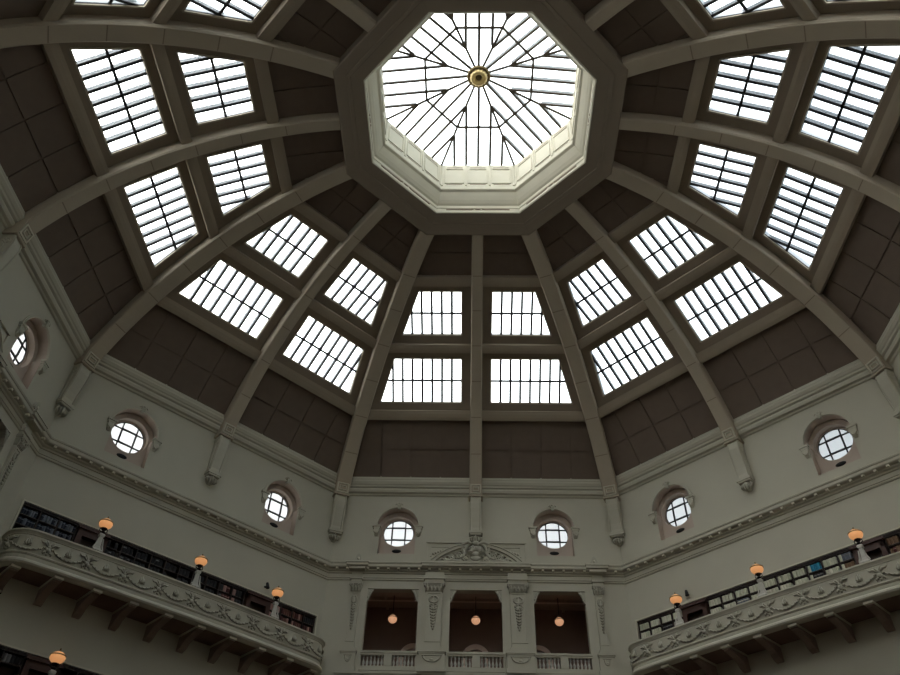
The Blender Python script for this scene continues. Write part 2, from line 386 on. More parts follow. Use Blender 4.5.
# ------------------------------------------------------------------ ribs with corbels
def make_rib(corner, loc, az, label):
    root = thing('dome_rib', loc, az, label, 'rib', 'ribs of the dome')
    k = 1/C8 if corner else 1.
    N = 40; rows = []; m = MB()
    w0, w1 = (.80,.74) if corner else (.66,.56)
    for i in range(N+1):
        t = 27.0+(84.4-27.0)*i/N; w = (w0+(w1-w0)*i/N)/2
        sec = [(-w,.64),(-w,.10),(-w+.03,.06),(-w+.03,.02),(-w+.06,0),(w-.06,0),(w-.03,.02),(w-.03,.06),(w,.10),(w,.64)]
        ring = []
        for x, o in sec:
            a, z = arc(t, o); ring.append((x, a*k, z))
        rows.append(ring)
    m.loft(rows)
    for t in range(34, 82, 8):                         # joint marks across the underside
        w = (w0+(w1-w0)*(t-27)/57)/2-.07
        a, z = arc(t, -.006); b = arc(t+.16, -.006); c = arc(t, .02); e = arc(t+.16, .02)
        m.hexa([(-w,a*k,z),(w,a*k,z),(w,b[0]*k,b[1]),(-w,b[0]*k,b[1]),(-w,c[0]*k,c[1]),(w,c[0]*k,c[1]),(w,e[0]*k,e[1]),(-w,e[0]*k,e[1])], 1)
    obj('shaft', m, ['rib','taupe'], root)
    h = .36 if corner else .33
    Y = lambda a: a*k
    b = MB(); b.hexa([(-h,Y(16.86),23.40),(h,Y(16.86),23.40),(h,Y(17.4),23.40),(-h,Y(17.4),23.40),(-h,Y(16.72),24.06),(h,Y(16.72),24.06),(h,Y(17.4),24.06),(-h,Y(17.4),24.06)])
    def fy(z): return Y(16.86-.14*(z-23.4)/.66)
    for (x0,x1,z0,z1) in ((-h+.05,h-.05,23.47,23.53),(-h+.05,h-.05,23.92,23.98),(-h+.05,-h+.11,23.47,23.98),(h-.11,h-.05,23.47,23.98),
                          (-h+.17,h-.17,23.60,23.64),(-h+.17,h-.17,23.80,23.84),(-h+.17,-h+.21,23.60,23.84),(h-.21,h-.17,23.60,23.84)):
        b.hexa([(x0,fy(z0)-.06,z0),(x1,fy(z0)-.06,z0),(x1,fy(z0)+.02,z0),(x0,fy(z0)+.02,z0),(x0,fy(z1)-.06,z1),(x1,fy(z1)-.06,z1),(x1,fy(z1)+.02,z1),(x0,fy(z1)+.02,z1)], 1)
    b.box(-h-.04,h+.04,Y(16.80),Y(17.4),23.34,23.42)
    obj('panelled_block', b, ['rib','cream'], root)
    cb = MB()
    pr = [(17.45,23.34),(16.92,23.34),(16.86,23.18),(16.84,22.95),(16.87,22.65),(16.94,22.30),(17.02,21.95),(17.07,21.65),(17.06,21.42),(17.45,21.42)]
    hw = h-.05
    cb.prismx([(Y(y),z) for y, z in pr], -hw, hw)
    for x in (-hw+.05, hw-.05):                        # raised borders down the front
        cb.tube([(x,Y(y)-.01,z) for y, z in pr[1:9]], .035, 6)
    for x in (-hw, hw):                                # volute on each cheek
        sp = [(x, Y(17.06)+.16*math.cos(t*.5)*(1-t/26), 22.98+.16*math.sin(t*.5)*(1-t/26)) for t in range(24)]
        cb.tube(sp, .03, 5)
        cb.tube([(x,Y(17.10),22.8),(x,Y(17.14),22.3),(x,Y(17.20),21.8),(x,Y(17.2),21.5)], .035, 5)
    co = obj('corbel', cb, 'plaster', root)
    cp = MB(); cp.box(-h-.01,h+.01,Y(16.96),Y(17.45),21.30,21.44); cp.box(-h+.05,h-.05,Y(17.0),Y(17.45),21.22,21.30)
    obj('abacus', cp, 'plaster', co)
    lf = MB()
    lf.loft([[(x*q, Y(17.42)-dy, z) for x, dy in ((-.26,0),(-.2,.2),(-.08,.3),(.08,.3),(.2,.2),(.26,0))] for q, z in ((.95,21.22),(.95,21.12),(.7,20.98),(.35,20.87))])
    for x, ln in ((-.25,.26),(-.13,.32),(0,.36),(.13,.32),(.25,.26)):
        yb = Y(17.12)+abs(x)*.35
        lf.tube([(x*.6,yb,21.22),(x,yb-.06,21.12),(x*.95,yb-.05,21.22-ln*.8),(x*.7,yb+.05,21.20-ln)], [.035,.065,.06,.02], 6)
    lf.ball((0,Y(17.08),21.16),.06,8,5)
    obj('leaf_drop', lf, 'relief', co, smooth=True)
    return root
protos = {}
for k in (0,-1,1,-2,2,-3,3,-4,4,-5,5,-6,6,-7,7,8):
    az = 90-22.5*k; corner = bool(k % 2)
    loc = (0, WALL/C8 if corner else WALL, 20.9)
    if k == 0: lab = 'centre dome rib coming down directly above the arched pediment'
    else: lab = '%s %s dome rib %s of the centre rib above the pediment' % (ordw[abs(k)], 'wide' if corner else 'narrow', 'right' if k > 0 else 'left')
    if corner not in protos: protos[corner] = make_rib(corner, loc, az, lab)
    else: dup(protos[corner], loc, az, lab)

# ------------------------------------------------------------------ ring beam, lantern
rg = octa([(6.08,32.0),(6.04,31.30),(5.98,31.27),(5.52,31.34),(5.50,31.32),(5.36,31.34),(5.34,31.38),(4.84,31.45)])
tag(obj('ceiling_ring', rg, 'taupe'), 'dark octagonal ring beam framing the central lantern shaft', 'ring beam', kind='structure')
sh = octa([(4.85,31.46),(4.80,31.42),(4.765,31.46),(4.77,31.60),(4.80,31.63),(4.80,31.76),(4.77,31.79),(4.78,31.98),(4.74,32.02),(4.70,32.06),(4.60,32.22),(4.50,32.42),(4.42,32.60),(4.34,32.66),(4.315,32.68),(4.30,32.74),(4.325,32.80),(4.34,33.0),(4.455,34.95),(4.55,35.05)])
shaft = tag(obj('wall_lantern_shaft', sh, 'cream'), 'cream panelled octagonal lantern shaft at the top of the dome', 'lantern shaft', kind='structure')
for az in FACES:
    m = MB(); hs = 4.36*T8
    fy = lambda z: 4.34+(z-33.)*.115/1.95
    def strip(x0,x1,z0,z1,mi=0,pr=.035):
        m.hexa([(x0,fy(z0)-pr,z0),(x1,fy(z0)-pr,z0),(x1,fy(z0)+.03,z0),(x0,fy(z0)+.03,z0),(x0,fy(z1)-pr,z1),(x1,fy(z1)-pr,z1),(x1,fy(z1)+.03,z1),(x0,fy(z1)+.03,z1)], mi)
    for q in (-1,0,1):
        c = q*1.16; w = .47
        strip(c-w,c+w,33.22,33.28); strip(c-w,c+w,34.52,34.58); strip(c-w,c-w+.05,33.22,34.58); strip(c+w-.05,c+w,33.22,34.58)
        strip(c-w+.08,c+w-.08,33.10,33.16,1,.004); strip(c-w+.08,c+w-.08,34.66,34.74,1,.004)
    for x in (-1.75,-.58,.58,1.75): strip(x-.04,x+.04,33.02,34.9)
    obj('panel_mouldings', m.rot(az), ['cream','taupe'], shaft)
    m = MB()
    for q in (-1,1): m.box(q*.9-.62,q*.9+.62,4.765,4.81,31.66,31.73)
    m.ball((0,4.77,31.70),(.16,.03,.05),10,4); m.ball((-.25,4.77,31.70),(.07,.03,.03),8,4); m.ball((.25,4.77,31.70),(.07,.03,.03),8,4)
    obj('rim_vent', m.rot(az), 'taupe', shaft)
wn += 1
lz = lambda a: 35.77-(a/4.46)*.80
lan = thing('window_%d' % wn, (0,0,35.4), 90, 'large octagonal glazed lantern skylight at the crown of the dome', 'skylight', kind='structure')
gl = MB(); bb = MB(); ob = MB(); pu = MB()
def rod(mb, p, q, w, h0, h1):
    p, q = Vector(p), Vector(q); t = (q-p).normalized(); k = t.cross(Vector((0,0,1))).normalized()*(w/2)
    up = Vector((0,0,1))
    mb.hexa([tuple(v) for v in (p-k+up*h0,p+k+up*h0,p+k+up*h1,p-k+up*h1,q-k+up*h0,q+k+up*h0,q+k+up*h1,q-k+up*h1)])
for az in FACES:
    a = math.radians(az); n = Vector((math.cos(a), math.sin(a), 0)); t = Vector((n.y, -n.x, 0))
    pt = lambda s, ap: tuple(n*ap+t*s+Vector((0,0,lz(ap))))
    E = 4.47
    gl.quad(pt(0,.02),pt(-E*T8,E),pt(E*T8,E), mi=0)
    for q in range(-2, 3):
        s = q*.60; a0 = max(.3, abs(s)/T8)
        rod(bb, pt(s,a0), pt(s,E), .105, -.055, -.01); rod(ob, pt(s+.03,a0+.1), pt(s+.03,E), .11, .10, .12)
    rod(bb, pt(.3*T8,.3), pt(E*T8,E), .105, -.055, -.01)
    rod(pu, pt(-2.486*T8,2.486), pt(2.486*T8,2.486), .105, -.055, -.005)
for v in range(len(gl.v)): gl.v[v] = (gl.v[v][0], gl.v[v][1], gl.v[v][2]+.0)
obj('pane', gl, 'glass', lan); obj('radial_bars', bb, 'bronze', lan); obj('purlin_ring', pu, 'bronze', lan); obj('outer_bars', ob, 'palebar', lan)
# brass ventilator at the crown
bs = thing('ventilator', (0,0,35.7), 90, 'round gilded brass ventilator boss at the centre of the lantern skylight', 'ventilator')
m = MB(); m.lathe([(.30,35.74),(.52,35.70),(.56,35.60),(.53,35.52),(.46,35.50),(.44,35.56),(.40,35.62)], n=32); obj('collar', m, 'brassdark', bs, smooth=True)
m = MB(); R = []
for rr, z in ((.42,35.58),(.40,35.46),(.36,35.38),(.30,35.36),(.22,35.40),(.16,35.48),(.13,35.60)):
    R.append([(rr*(1+.04*math.cos(16*2*pi*j/96))*math.cos(2*pi*j/96), rr*(1+.04*math.cos(16*2*pi*j/96))*math.sin(2*pi*j/96), z) for j in range(96)])
m.loft(R); obj('fluted_bowl', m, 'brass', bs, smooth=True)
m = MB(); m.lathe([(.02,35.44),(.12,35.46),(.14,35.56),(.02,35.6)], n=20); obj('throat', m, 'brassdark', bs, smooth=True)

# ------------------------------------------------------------------ round windows
def round_window(cx, az, label):
    global wn; wn += 1
    root = thing('window_%d' % wn, (cx, WALL, WZ), az, label, 'window', 'round windows under the dome', 'structure')
    m = MB(); m.ring(cx, WZ-.02, .78, .87, 18.03, 18.12, 40); obj('frame', m, 'reveal', root)
    m = MB(); m.ring(cx, WZ-.02, .755, .80, 18.05, 18.10, 40)
    for d in (-.34, .34):
        L = math.sqrt(.77**2-d*d)
        m.box(cx+d-.03,cx+d+.03,18.05,18.10,WZ-.02-L,WZ-.02+L); m.box(cx-L,cx+L,18.05,18.10,WZ-.02+d-.03,WZ-.02+d+.03)
    for d in (-.34,.34):
        m.box(cx-.34,cx+.34,18.03,18.06,WZ-.02+d-.04,WZ-.02+d+.04); m.box(cx+d-.04,cx+d+.04,18.03,18.06,WZ-.02-.34,WZ-.02+.34)
    obj('glazing_bars', m, 'bar', root)
    m = MB(); m.add([(cx+.79*math.cos(t*pi/16),18.08,WZ-.02+.79*math.sin(t*pi/16)) for t in range(32)], [list(range(32))]); obj('pane', m, 'obscured', root)
    m = MB(); m.ring(cx, 21.85, 1.05, 1.12, WALL-.10, WALL+.02, 28, 0, pi); m.ring(cx, 21.85, 1.12, 1.16, WALL-.06, WALL+.02, 28, 0, pi)
    obj('hood_moulding', m, 'plaster', root)
    for sg in (-1, 1):
        m = MB(); x = cx+sg*1.07
        m.box(x-.21,x+.21,WALL-.16,WALL+.02,21.76,21.86); m.box(x-.17,x+.17,WALL-.12,WALL+.02,21.66,21.76)
        m.loft([[(x-w,y,z),(x+w,y,z),(x+w,WALL+.02,z),(x-w,WALL+.02,z)] for w, y, z in ((.14,WALL-.11,21.66),(.13,WALL-.12,21.5),(.11,WALL-.10,21.36),(.07,WALL-.03,21.26))])
        m.tube([(x-.12,WALL-.12,21.48),(x,WALL-.13,21.36),(x+.12,WALL-.12,21.48)], .035, 6)
        obj('springer_block', m, 'plaster', root)
    m = MB()
    m.loft([[(cx-w,y,z),(cx+w,y,z),(cx+w,WALL+.02,z),(cx-w,WALL+.02,z)] for w, y, z in ((.06,WALL-.14,22.80),(.09,WALL-.18,22.98),(.11,WALL-.16,23.04))])
    for sg in (-1, 1): m.tube([(cx,WALL-.14,22.95),(cx+sg*.12,WALL-.14,23.08),(cx+sg*.2,WALL-.10,23.02)], [.03,.04,.02], 6)
    m.ball((cx,WALL-.12,23.10),.055,8,5)
    obj('keystone', m, 'relief', root)
    m = MB(); m.ball((cx-.02,17.77,20.66),(.24,.06,.10),16,8)
    obj('oval_vent', m, 'iron', root, smooth=True)
    return root
wp = None
names = {}
for az, sg, lab in ((90,-1,'round window just left of the arched pediment'), (90,1,'round window just right of the arched pediment'),
    (135,1,'round window above the left gallery, nearer the corner with the loggia wall'), (135,-1,'round window above the left gallery, nearer the photo edge'),
    (45,-1,'round window above the right gallery, nearer the corner with the loggia wall'), (45,1,'round window above the right gallery, nearer the photo edge'),
    (180,1,'steeply foreshortened round window at the left photo edge'), (180,-1,'round window on the left wall past the photo edge'),
    (0,-1,'round window on the right wall past the photo edge'), (0,1,'far round window on the right wall past the photo edge')):
    if sg not in names: names[sg] = round_window(sg*WX, az, lab)
    else:
        wn += 1; q = dup(names[sg], (sg*WX, WALL, WZ), az, lab); q.name = 'window_%d' % wn

# ------------------------------------------------------------------ loggia architecture on the front and left faces
def relief_drop(mb, x, y, z0, z1, w):
    """candelabra ornament hanging down a pilaster"""
    h = z1-z0
    mb.tube([(x,y,z1),(x,y-.02,z0)], [.03,.02], 6)
    for sg in (-1, 1):
        sp = [(x+sg*(.02+w*.42*(math.sin(t*.55))), y-.03, z1-.02-h*.12+h*.10*math.cos(t*.55)) for t in range(11)]
        mb.tube(sp, .034, 5)
        sp = [(x+sg*(w*.38*abs(math.sin(t*.5))), y-.03, z1-h*.26-h*.14*t/8) for t in range(9)]
        mb.tube(sp, .034, 5)
    n = 7
    for i in range(n):
        z = z1-h*(.42+.52*i/(n-1)); q = w*(.30-.18*i/(n-1))
        mb.ball((x,y-.03,z),(q*.5,.045,h*.035),8,4)
        for sg in (-1,1): mb.tube([(x,y,z-.03),(x+sg*q,y-.04,z+.02),(x+sg*q*1.15,y-.02,z+.09)],[.03,.045,.015],5)
    mb.ball((x,y-.04,z0),(.05,.05,.08),8,5)
def make_pilaster(wide, loc, az, label):
    root = thing('pilaster', loc, az, label, 'pilaster', 'carved pilasters of the loggias'); X = loc[0]
    cw = .49 if wide else .28; pj = .22 if wide else .12
    y0 = WALL-pj
    m = MB()   # pedestal
    pw = .60 if wide else .33
    m.box(X-pw,X+pw,y0-.06,WALL+.05,14.62,15.36); m.box(X-pw-.05,X+pw+.05,y0-.12,WALL+.05,15.36,15.46); m.box(X-pw-.02,X+pw+.02,y0-.09,WALL+.05,15.30,15.36)
    m.box(X-pw-.05,X+pw+.05,y0-.10,WALL+.05,14.50,14.70)
    m.box(X-pw+.14,X+pw-.14,y0-.10,y0-.04,15.20,15.24)
    sp = [(X+(pw-.22)*math.cos(pi+pi*t/10),y0-.08,15.18+.24*math.sin(pi+pi*t/10)) for t in range(11)]
    m.tube(sp, .04, 6)
    m.ball((X,y0-.07,15.02),(.09,.05,.07),8,5)
    obj('pedestal', m, 'plaster', root)
    m = MB(); sw = .385 if wide else .215
    m.box(X-sw,X+sw,y0,WALL+.05,15.62,18.28)
    fw = .06
    m.box(X-sw+.02,X-sw+.02+fw,y0-.03,y0+.01,15.9,18.16); m.box(X+sw-.02-fw,X+sw-.02,y0-.03,y0+.01,15.9,18.16)
    m.box(X-sw+.02,X+sw-.02,y0-.03,y0+.01,15.84,15.9); m.box(X-sw+.02,X+sw-.02,y0-.03,y0+.01,18.16,18.22)
    obj('shaft', m, 'plaster', root)
    m = MB(); m.box(X-sw-.09,X+sw+.09,y0-.07,WALL+.05,15.44,15.56); m.box(X-sw-.05,X+sw+.05,y0-.04,WALL+.05,15.56,15.64)
    obj('base', m, 'plaster', root)
    m = MB(); relief_drop(m, X, y0-.01, 16.45, 18.06, .5 if wide else .26); obj('carved_drop', m, 'relief', root, smooth=True)
    m = MB()
    m.loft([[(X-w,y,z),(X+w,y,z),(X+w,WALL+.05,z),(X-w,WALL+.05,z)] for w, y, z in ((sw,y0-.02,18.26),(sw+.03,y0-.05,18.32),(sw+.05,y0-.07,18.5),(cw,y0-.12,18.6))])
    m.box(X-cw-.02,X+cw+.02,y0-.15,WALL+.05,18.60,18.70)
    for sg in (-1, 1):
        sp = [(X+sg*(cw-.10)+sg*.10*math.cos(t*.6)*(1-t/20), y0-.13, 18.52+.10*math.sin(t*.6)*(1-t/20)) for t in range(16)]
        m.tube(sp, .028, 5)
    for i in range(5 if wide else 3):
        x = X+(i-(2 if wide else 1))*(.17 if wide else .14); m.tube([(x,y0-.05,18.28),(x,y0-.11,18.40),(x*1.0,y0-.15,18.50)],[.05,.06,.025],6)
    obj('capital', m, 'relief', root, smooth=False)
    m = MB(); m.box(X-cw+.03,X+cw-.03,y0-.02,WALL+.05,18.70,19.24); m.box(X-cw-.02,X+cw+.02,y0-.10,WALL+.05,18.87,19.03); obj('entablature_block', m, 'plaster', root)
    # outside the pediment the cornice breaks forward over the pilaster
    m = MB(); e = .06
    if wide: return root
    m.box(X-cw-.25,X+cw+.25,16.98-e,17.35,19.47,19.60); m.box(X-cw-.28,X+cw+.28,16.94-e,17.35,19.60,19.70); m.box(X-cw-.1,X+cw+.1,17.02-e,17.35,19.30,19.40)
    obj('cornice_break', m, 'plaster', root)
    return root
pil = {}
pw_ = {90:'facing loggia', 180:'loggia at the left photo edge'}
for az in (90, 180):
    for x, wide, nm in ((-1.98,1,'inner left'),(2.01,1,'inner right'),(-5.76,0,'outer left'),(5.86,0,'outer right')):
        lab = '%s carved pilaster at the %s of the %s' % ('wide' if wide else 'slim', nm+' side' if not wide else nm, pw_[az])
        make_pilaster(wide, (x, WALL, 14.6), az, lab)
def make_balustrade(c, hw, loc, az, label):
    root = thing('balustrade', loc, az, label, 'balustrade', 'stone balustrades in the loggia openings')
    m = MB(); m.box(c-hw-.06,c+hw+.06,17.30,17.62,15.38,15.48); m.box(c-hw-.06,c+hw+.06,17.34,17.58,15.30,15.38); obj('rail', m, 'plaster', root)
    m = MB(); m.box(c-hw-.06,c+hw+.06,17.30,17.62,14.60,14.74); m.box(c-hw-.06,c+hw+.06,17.33,17.59,14.74,14.80); obj('plinth', m, 'plaster', root)
    m = MB(); m.box(c-.18,c+.18,17.31,17.61,14.80,15.30); obj('pier', m, 'plaster', root)
    for g in (-1, 1):
        for i in range(6):
            x = c+g*(.27+.165*i); m = MB()
            m.lathe([(.055,14.80),(.055,14.84),(.03,14.87),(.065,14.95),(.06,15.01),(.03,15.10),(.025,15.17),(.05,15.20),(.03,15.22),(.05,15.27),(.055,15.30)], (x,17.46,0), 10)
            obj('baluster', m, 'marble', root, smooth=True)
    return root
for az in (90, 180):
    for (c, hw), nm in zip(OPEN, ('left','middle','right')):
        make_balustrade(c, hw, (c,17.46,14.6), az, 'pale balustrade across the %s opening of the %s' % (nm, pw_[az]))
    tn += 1
    m = MB(); m.box(-6.3,6.4,17.16,WALL+.02,14.40,14.52); m.box(-6.3,6.4,17.22,WALL+.02,14.30,14.40)
    structure('trim_%d' % tn, m.rot(az), 'plaster', 'ledge moulding under the balustrades of the '+pw_[az], 'moulding')
# arched pediment over the middle opening
for az in (90, 180):
    root = thing('pediment', (0,WALL,19.7), az, ('arched pediment with carved shell cartouche above the facing loggia','arched pediment over the loggia at the left photo edge')[az == 180], 'pediment')
    m = MB(); m.box(-2.48,-.42,17.24,WALL+.02,20.88,20.96); m.box(.44,2.52,17.24,WALL+.02,20.88,20.96); m.box(-2.48,-2.40,17.27,WALL+.02,19.7,20.88); m.box(2.44,2.52,17.27,WALL+.02,19.7,20.88)
    m.box(-2.40,2.44,17.33,WALL+.02,19.7,20.70); m.box(-2.40,-.42,17.33,WALL+.02,20.70,20.88); m.box(.44,2.44,17.33,WALL+.02,20.70,20.88)
    for sg in (-1,1):
        for (x0,x1,z0,z1) in ((1.25,2.25,20.66,20.72),(2.19,2.25,20.15,20.66),): m.box(sg*x0 if sg>0 else -x1, sg*x1 if sg>0 else -x0, 17.29,17.34, z0,z1)
        for q in range(6):
            m.ball((sg*(1.45+.13*q),17.31,20.56-.05*q),(.07,.05,.06),8,4)
    obj('back_panel', m, 'plaster', root)
    Rp, zc = 3.03, 17.63; th0 = math.asin(.56/Rp); th1 = math.asin(2.33/Rp)
    for sg in (-1,1):
        m = MB(); a0, a1 = (pi/2-th1, pi/2-th0) if sg > 0 else (pi/2+th0, pi/2+th1)
        m.ring(.02, zc, Rp-.10, Rp+.04, 16.98, 17.36, 16, a0, a1); m.ring(.02, zc, Rp-.20, Rp-.10, 17.10, 17.36, 16, a0, a1); m.ring(.02, zc, Rp+.04, Rp+.09, 16.92, 17.36, 16, a0, a1)
        for i in range(6):
            t = a0+(a1-a0)*(i+.5)/6; x = .02+(Rp-.25)*math.cos(t); z = zc+(Rp-.25)*math.sin(t); m.box(x-.05,x+.05,17.12,17.3,z-.05,z+.05)
        obj('arched_cornice', m, 'plaster', root)
    m = MB(); m.box(-2.62,2.66,16.92,17.35,19.47,19.60); m.box(-2.66,2.70,16.88,17.35,19.60,19.72); obj('base_cornice', m, 'plaster', root)
    m = MB()
    # shell
    for i in range(9):
        t = pi*(.08+.84*i/8); m.tube([(.0+.08*math.cos(t),17.12,20.22+.05*math.sin(t)),(.22*math.cos(t),17.04,20.24+.20*math.sin(t)),(.36*math.cos(t),17.10,20.24+.30*math.sin(t))],[.04,.055,.045],6)
    m.ball((0,17.08,20.16),(.16,.08,.12),10,6)
    m.ring(0,20.26,.40,.50,17.06,17.2,20,-.3,pi+.3)
    m.ball((0,17.05,20.66),(.16,.1,.12),10,6); m.ball((0,17.1,19.95),(.22,.09,.12),10,6)
    for sg in (-1,1):
        m.tube([(sg*.12,17.1,20.62),(sg*.34,17.06,20.72),(sg*.52,17.08,20.66),(sg*.56,17.1,20.42),(sg*.46,17.08,20.2),(sg*.58,17.08,19.98),(sg*.78,17.08,19.92)], [.05,.08,.07,.06,.07,.06,.04],7)
        for cx, cz, r in ((.72,20.06,.17),(1.02,19.98,.14),(1.30,19.88,.10),(.46,19.90,.11)):
            sp = [(sg*(cx+r*math.cos(t*.5)*(1-t/24)), 17.1-.002*t, cz+r*math.sin(t*.5)*(1-t/24)) for t in range(22)]
            m.tube(sp, .04, 6)
        for i in range(7): m.ball((sg*(.3+.17*i),17.12,20.06-.03*i),(.07,.06,.06),8,4)
        m.tube([(sg*.6,17.1,19.82),(sg*1.0,17.06,19.84),(sg*1.45,17.1,19.80)], [.06,.07,.03],6)
    m.box(-1.2,1.2,17.1,17.35,19.7,19.8)
    m.v = [(x*1.17, y-.03, 19.95+(z-19.95)*1.12) for x, y, z in m.v]
    obj('shell_cartouche', m, 'relief', root, smooth=True)
# little antefixes on the cornice
for az, x, lab in ((90,-5.74,'small antefix ornament on the cornice, left of the facing loggia'),(90,5.75,'small antefix ornament on the cornice, right of the facing loggia'),(180,5.4,'small antefix ornament on the cornice near the left photo edge')):
    o = thing('antefix', (x,17.02,19.71), az, lab, 'ornament', 'antefixes on the main cornice')
    m = MB(); m.loft([[(x-w,16.98,z),(x+w,16.98,z),(x+w,17.14,z),(x-w,17.14,z)] for w, z in ((.15,19.715),(.16,19.80),(.12,19.95),(.05,20.06),(.02,20.09))]); obj('palmette', m, 'relief', o)
    m = MB(); m.ball((x,16.97,19.83),(.06,.04,.08),8,5); obj('boss', m, 'cream', o)
# pendant lamps
pd = None
for az in (90,):
    for x, nm in ((-4.02,'left'),(.02,'middle'),(4.05,'right')):
        lab = 'glowing pendant globe lamp hanging in the %s loggia opening' % nm
        if pd is None:
            pd = thing('pendant_lamp', (x,18.75,17.58), az, lab, 'lamp', 'pendant globes in the loggia')
            m = MB(); m.ball((x,18.75,17.58),(.215,.215,.20),20,12); obj('globe', m, 'pglobe', pd, smooth=True)
            m = MB(); m.ring(x,18.75,.205,.222,17.63,17.66,24); m.v = [(a, b2, c2) for a, b2, c2 in [(vx, 18.75+(vz-18.75), vy) for vx, vy, vz in m.v]]; obj('band', m, 'brassdark', pd)
            m = MB(); m.lathe([(.02,17.76),(.09,17.77),(.07,17.82),(.02,17.86)],(x,18.75,0),12); m.tube([(x,18.75,17.84),(x,18.75,18.90)],.018,6); m.lathe([(.02,18.82),(.10,18.90),(.10,18.95)],(x,18.75,0),12); obj('rod', m, 'iron', pd)
        else: dup(pd, (x,18.75,17.58), az, lab)

# ------------------------------------------------------------------ book galleries
path = []
def front_a(s): return 15.88+.12*(s/5.)**2
path += [(-6.98, WALL), (-6.98, 17.0)]
for t in range(1, 7): path.append((-6.1-.88*math.cos(t*pi/12), 16.95-(16.95-front_a(6.1))*math.sin(t*pi/12)))
for i in range(1, 24): s = -6.1+12.2*i/24; path.append((s, front_a(s)))
path = path+[(-s, a) for s, a in path[:8]][::-1]
def normals(path):
    out = []
    for i in range(len(path)):
        p, q = path[max(0,i-1)], path[min(len(path)-1,i+1)]; dx, dy = q[0]-p[0], q[1]-p[1]; l = math.hypot(dx, dy)
        out.append((dy/l, -dx/l))
    return out
PN = normals(path)
LEN = [0.]
for p, q in zip(path, path[1:]): LEN.append(LEN[-1]+math.hypot(q[0]-p[0], q[1]-p[1]))
def along(u, o, z):     # u: metres along the parapet from its middle, o: outward
    L = min(max(u+LEN[-1]/2, 0.), LEN[-1]-1e-4)
    i = max(k for k in range(len(path)-1) if LEN[k] <= L); f = (L-LEN[i])/(LEN[i+1]-LEN[i])
    a, b, na, nb = path[i], path[i+1], PN[i], PN[i+1]
    nx, ny = na[0]+(nb[0]-na[0])*f, na[1]+(nb[1]-na[1])*f
    return (a[0]+(b[0]-a[0])*f+nx*o, a[1]+(b[1]-a[1])*f+ny*o, z)
def sweep(prof, closed=True):
    R = []
    for (s, a), (nx, ny) in zip(path, PN):
        R.append([(s+nx*o, a+ny*o, z) for o, z in prof])
    mb = MB(); mb.loft(R, closed=closed, caps=closed); return mb
def on_front(s, o=0.): return front_a(s)-o
